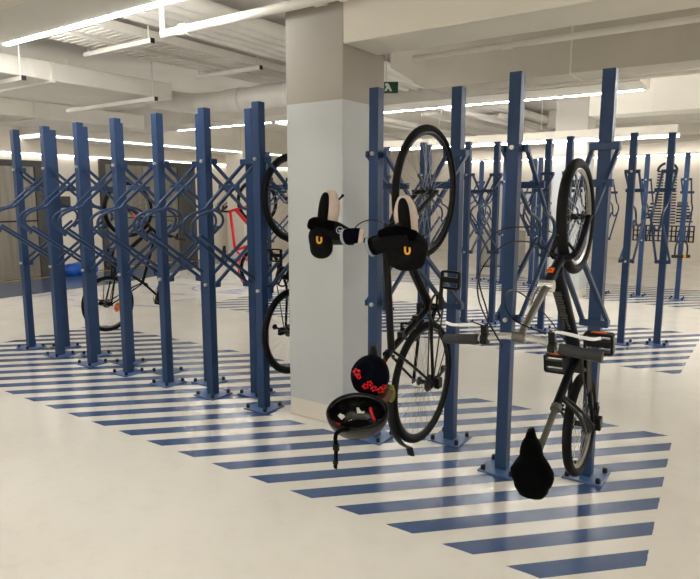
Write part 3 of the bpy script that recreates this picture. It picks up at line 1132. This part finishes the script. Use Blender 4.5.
sc_ = empty('saddle_cover', (-.696, 2.963, .548), 'black cloth cover pulled over the folding bicycle saddle', 'saddle cover', None, mw)
MB().ell((.190, 0, .690), (.118, .090, .048), None, 32, 18, .8, .75, cover_shape).build('cover', 'cloth', sc_)

# bicycle hanging at the far side of the left posts
k = 1.09
SP3 = dict(r=.305, tr=.022, wb=1.057, bb=(.44, 0, -.04), sc=(.30, 0, .36), st=(.285, 0, .41), sad=(.20, 0, .60), hb=(.93, 0, .32), ht=(.89, 0, .42), hc=(.90, 0, .60),
           hw=.27, frame='black', rim='rimgrey', crank=2.2, ring=.075, tube=.017,
           cables=[[(.92, .1, .62), (1.06, .12, .64), (1.08, .04, .48), (.95, .01, .36)]])
b3 = bike('bicycle', 'black bicycle hanging behind the left posts, showing an orange wheel reflector', ((.016, .286, .958), (.997, -.074, .005), (.072, .955, -.287)), (-5.92, 3.96, .468), SP3, None)
for c, rr in (((-.02, -.03, .13), (.055, .006, .035)), ((1.02, -.03, .13), (.035, .006, .06))):
    MB().ell(c, rr, None, 14, 8).build('wheel_reflector', 'orange', b3)

# bicycle half hidden behind the column
SP4 = dict(r=.34, tr=.022, wb=1.04, bb=(.43, 0, -.06), sc=(.28, 0, .38), st=(.27, 0, .42), sad=(.20, 0, .56), hb=(.92, 0, .34), ht=(.88, 0, .46), hc=(.86, 0, .56),
           hw=.24, frame='black', rim='rim', crank=.1, ring=.08)
b4 = bike('bicycle', 'dark bicycle hanging left of the big column and half hidden by it', ((-.02, .05, .998), (1, .0, .02), (0, .998, -.05)), (-3.085, 3.67, .575), SP4, None)
pb = MB().ell((.52, -.13, -.20), (.075, .05, .04), None, 16, 10)
pb.build('frame_bag', 'softblack', b4)

# red bicycle far behind the left posts
SP5 = dict(r=.34, tr=.02, wb=1.02, bb=(.43, 0, -.06), sc=(.28, 0, .40), st=(.27, 0, .44), sad=(.20, 0, .58), hb=(.90, 0, .34), ht=(.86, 0, .48), hc=(.86, 0, .60),
           hw=.22, sweep=-.05, frame='red', fork='red', rim='rim', crank=2.6, ring=.085, tube=.021, saddle='black')
b5 = bike('bicycle', 'red bicycle hanging on the middle rack, seen between the left posts', ((-.1, .074, .992), (-.928, .354, -.12), (-.36, -.933, .033)), (-6.46, 6.96, .53), SP5, None)


MB().tube([(.362 * math.cos(t_), 0, .362 * math.sin(t_)) for t_ in [math.radians(20 + i * 10) for i in range(12)]], .024, 8, flat=.4).build('mudguard', 'red', b5)


# ------------------------------------------------------------------ things on the black bicycle
def facing(az):
    """local x to the viewer's right, local y away from the viewer, local z up"""
    return Matrix(((math.cos(az), -math.sin(az), 0), (math.sin(az), math.cos(az), 0), (0, 0, 1)))


def mitt(loc, az, label, big=1., mirror=1):
    R = facing(az)
    t = empty('handlebar_mitt', loc, label, 'handlebar mitt', None, R)
    mx = mirror

    def wr(p):
        return Vector((p.x * (1 + .05 * math.sin(6 * p.z)), p.y * (1 + .06 * math.sin(5 * p.x + 3 * p.z)), p.z))
    # closed pouch below
    MB().ell((-.02 * mx, .0, -.065), (.072 * big, .06, .092), None, 26, 18, .85, .85, wr).build('pouch', 'softblack', t)
    # upper opening with pale fleece panel round a dark centre
    MB().ell((.015, .012, .065), (.052, .034, .118), Matrix.Rotation(.12 * mx, 3, 'Y'), 24, 16, .8, .8, wr).build('fleece_panel', 'fleece', t)
    MB().ell((-.006 * mx, -.010, .070), (.028, .026, .100), Matrix.Rotation(.12 * mx, 3, 'Y'), 20, 14, .8, .8).build('dark_panel', 'softblack', t)
    MB().tube(smooth_path([(-.075 * big, -.02, .005), (-.05, -.055, .03), (.0, -.062, .022), (.05, -.05, .005)], 2), .024, 10).build('rolled_edge', 'cloth', t)
    # sleeve towards the stem
    MB().tube([(.0, .0, .0), (.06 * mx, -.012, -.02), (.13 * mx, -.01, -.045)], [.066 * big, .056, .040], 18, flat=.8).build('sleeve', 'softblack', t)
    # yellow loop
    c = Vector((-.018 * mx, -.062, -.062))
    lp = [c + Vector((-.010, .002, .020)), c + Vector((-.011, 0, .0)), c + Vector((-.006, 0, -.012)), c + Vector((.006, 0, -.012)), c + Vector((.011, 0, 0)), c + Vector((.009, .002, .016))]
    MB().tube(smooth_path(lp, 2), .0048, 8).build('yellow_loop', 'yellow', t)
    return t


m1 = mitt((-1.828, 2.44, 1.478), math.radians(26), 'black handlebar mitt with yellow loop in front of the grey column', .85, 1)
MB().ring((.082, -.058, -.012), (.25, -.97, .1), .018, [(0, -.002), (0, .002), (-.004, .002), (-.004, -.002)], 24).box((.082, -.060, -.012), (.016, .003, .004)).box((.082, -.060, -.018), (.004, .003, .014)).build('round_badge', 'cuff', m1)
MB().tube([(.05, .02, .12), (.085, .0, .15)], [.004, .006], 8).ell((.087, .0, .153), (.008, .008, .008), None, 10, 8).build('cord_toggle', 'softblack', m1)
m2 = mitt((-1.372, 2.41, 1.452), math.radians(32), 'black handlebar mitt with yellow loop, the one beside the front wheel', 1.3, -1)


def sleeve(loc, az, label, r, L, tilt):
    t = empty('bar_sleeve', loc, label, 'bar sleeve', None, facing(az))
    d = Vector((math.cos(tilt), -.35, math.sin(tilt))).normalized()
    MB().tube([-d * L / 2, -d * L * .2, d * L * .2, d * L / 2], [r, r * 1.06, r * 1.02, r * .9], 20).build('sleeve', 'navy', t)
    MB().torus(d * (-L / 2) if tilt > PI / 2 else -d * L / 2, d, r * .86, r * .26, 24, 10).build('cuff', 'cuff', t)
    return t


sleeve((-1.665, 2.44, 1.44), math.radians(30), 'smaller navy bar sleeve with grey cuff, left of the bicycle stem', .036, .085, .15)
s2 = sleeve((-1.50, 2.415, 1.41), math.radians(30), 'larger navy bar sleeve with pale cuff, right of the bicycle stem', .042, .09, .35)
tag(MB().tube([(-1.598, 2.425, 1.475), (-1.606, 2.42, 1.41)], .013, 8).build('pale_strap', 'fleece'), 'short pale strap round the handlebar between the two navy sleeves', 'strap')

# saddle cover with red flowers, brown leather, helmet
cap = empty('saddle_cover', (-1.553, 2.43, .775), 'dark navy saddle cover with red flowers, above the helmet', 'saddle cover', None, facing(math.radians(30)))


def capf(p):
    k = 1 + .06 * math.sin(7 * math.atan2(p.y, p.x))
    return Vector((p.x * k * (1 - .22 * max(0, p.z)), p.y * k, p.z))


MB().ell((0, 0, .0), (.092, .07, .098), Matrix.Rotation(.25, 3, 'Y'), 30, 20, .85, .85, capf).build('cover', 'navy', cap)
fl = MB()
for (x, z, s) in ((-.062, .03, .020), (-.02, -.035, .017), (.0, -.02, .016), (.02, -.045, .017), (.052, -.055, .020), (.066, -.04, .014), (-.052, .01, .014)):
    for q in range(5):
        a = 2 * PI * q / 5 + x * 30
        px, pz = x + s * .62 * math.cos(a), z + s * .62 * math.sin(a)
        yy = -.075 * math.sqrt(max(.15, 1 - (px / .10) ** 2 * .8 - (pz / .11) ** 2 * .5))
        fl.ell((px, yy, pz), (s * .42, .008, s * .34), None, 8, 6)
tag(fl.build('red_flowers', 'redlens', cap), None, None)
MB().tube(smooth_path([(-.03, -.01, -.07), (.01, -.02, -.115), (.07, -.005, -.12), (.09, .01, -.07)], 2), .030, 10, flat=.8).build('leather_flap', 'brown', cap)
MB().ell((.10, .03, -.10), (.022, .02, .045), None, 12, 10).build('yellow_pouch', 'hivis', cap)

hm = empty('bicycle_helmet', (-1.535, 2.28, .640), 'black bicycle helmet hanging upside down from the saddle by its strap', 'helmet', None, facing(math.radians(28)) @ Matrix.Rotation(.50, 3, 'X') @ Matrix.Rotation(-.06, 3, 'Y'))
sh = MB()
NU, NV = 48, 16
vs, fs = [], []
A, B_, D = .138, .108, .125


def hp(i, j):
    th = 2 * PI * i / NU
    ph = (PI / 2) * j / NV
    r = math.cos(ph) ** .8
    return Vector((A * r * math.cos(th) * (1 + .04 * math.cos(th)), B_ * r * math.sin(th), -D * math.sin(ph) ** .95 + .0))


for j in range(NV + 1):
    for i in range(NU):
        vs.append(hp(i, j))
for j in range(NV):
    for i in range(NU):
        th = 2 * PI * (i + .5) / NU
        # rows of long vents running front to back
        vent = False
        y = math.sin(th)
        if 6 <= j <= 8 and (i % 8) in (2, 3, 4):
            vent = True
        if 11 <= j <= 12 and (i % 12) in (4, 5, 6):
            vent = True
        if not vent:
            a = j * NU + i
            b = j * NU + (i + 1) % NU
            fs.append((a, b, b + NU, a + NU))
sh.add(vs, fs)
sh.build('shell', 'helmet', hm, solid=.018)
MB().torus((0, 0, 0), (0, 0, 1), 1, .01, 40, 8)
rim_pts = [hp(i, 0) for i in range(NU)]
MB().tube(rim_pts, .008, 8, closed=True).build('helmet_rim', 'black', hm)
pad = MB()
for i in range(6):
    th = 2 * PI * i / 6 + .3
    pad.ell((A * .74 * math.cos(th), B_ * .74 * math.sin(th), -.05), (.028, .02, .022), Matrix.Rotation(th, 3, 'Z'), 12, 8)
pad.ell((0, 0, -.095), (.07, .035, .012), None, 14, 8)
pad.build('padding', 'helmetin', hm)
MB().tube([(-.125, -.03, -.015), (-.10, -.055, -.02), (-.07, -.065, -.018)], .007, 8).build('red_pad', 'redlens', hm)
MB().tube([(.085, -.03, -.03), (.07, .02, -.03), (.06, .05, -.035)], .008, 8).build('red_pad', 'redlens', hm)
st = MB()
st.tube(smooth_path([(-1.50, 2.17, .60), (-1.527, 2.10, .60), (-1.522, 2.105, .52), (-1.535, 2.115, .425)], 2), .013, 8, flat=.5)
stm = st.build('chin_strap', 'cloth')
stm.parent = hm
stm.matrix_parent_inverse = hm.matrix_world.inverted()
bk = MB()
bk.box((-1.523, 2.105, .53), (.028, .016, .035)).box((-1.530, 2.11, .455), (.024, .014, .02))
bkm = bk.build('strap_buckle', 'black', smooth=False, bevel=.003)
bkm.parent = hm
bkm.matrix_parent_inverse = hm.matrix_world.inverted()

# ------------------------------------------------------------------ other small things
lk = empty('bicycle_lock', (-1.20, 10.93, .70), 'black shackle lock with a yellow mark hanging on the farthest right post', 'lock')
MB().tube(smooth_path([(-.085, -.03, .0), (-.085, -.03, .17), (-.05, -.03, .235), (.05, -.03, .235), (.085, -.03, .17), (.085, -.03, .0)], 3), .013, 10).build('shackle', 'lock', lk)
cb = MB().tube([(-.13, -.03, -.008), (.13, -.03, .008)], .026, 12).build('crossbar', 'lock', lk)
MB().cyl((.04, -.03, .002), (.075, -.03, .004), .0268, 12).build('yellow_mark', 'yellow', cb)

bg = MB().ell((0, 0, .11), (.34, .22, .14), None, 34, 18, .7, .8, lambda p: Vector((p.x * (1 + .06 * math.sin(9 * p.y)), p.y * (1 + .08 * math.sin(7 * p.x)), max(-.78, p.z * (1 + .10 * math.sin(6 * p.x + 4 * p.y))))))
bgo = bg.build('plastic_bag', 'bluebag')
bgo.location = (-11.9, 7.35, 0.0)
bgo.rotation_euler = (0, 0, 1.2)
tag(bgo, 'bright blue plastic bag lying on the dark blue floor by the lift doors', 'bag')

cbx = empty('floor_cabinet', (-5.3, 14.0, 0), 'low grey metal cabinet far behind the racks near the back wall', 'cabinet', None)
cbx.rotation_euler = (0, 0, .62)
MB().bb(-.5, .5, -.22, .22, .03, .84).build('cabinet_body', 'cabinet', cbx, smooth=False, bevel=.006)
for s in (-1, 1):
    MB().bb(s * .25 - .235, s * .25 + .235, -.236, -.222, .06, .81).build('cabinet_door', 'cabinet', cbx, smooth=False, bevel=.003)
MB().bb(-.48, .48, -.2, .2, 0, .03).build('plinth', 'blackpart', cbx, smooth=False)

# thin blue lines and dots of a game painted on the floor behind the left posts
gm = MB()
rnd = random.Random(11)
for i in range(12):
    for j in range(6):
        if rnd.random() < .8:
            x, y = -10.2 + i * .19, 8.0 + j * .26 + i * .08
            gm.bb(x - .035, x + .035, y - .03, y + .03, .0005, .002)
for i in range(16):
    x, y = -10.0 + rnd.random() * 2.6, 5.2 + rnd.random() * 2.6
    a = rnd.choice((.35, .35, 1.3))
    L = rnd.uniform(.3, .8)
    gm.box((x, y, .0012), (L, .045, .0014), Matrix.Rotation(a, 3, 'Z'))
for R_ in (.55, .42):
    gm.ring((-8.1, 7.75, .0012), (0, 0, 1), R_, [(0, -.0007), (0, .0007), (-.035, .0007), (-.035, -.0007)], 40)
tag(gm.build('floor_marking', 'floorink', smooth=False), 'thin blue lines, rings and dots painted on the pale floor behind the left posts', 'floor marking', None, 'stuff')
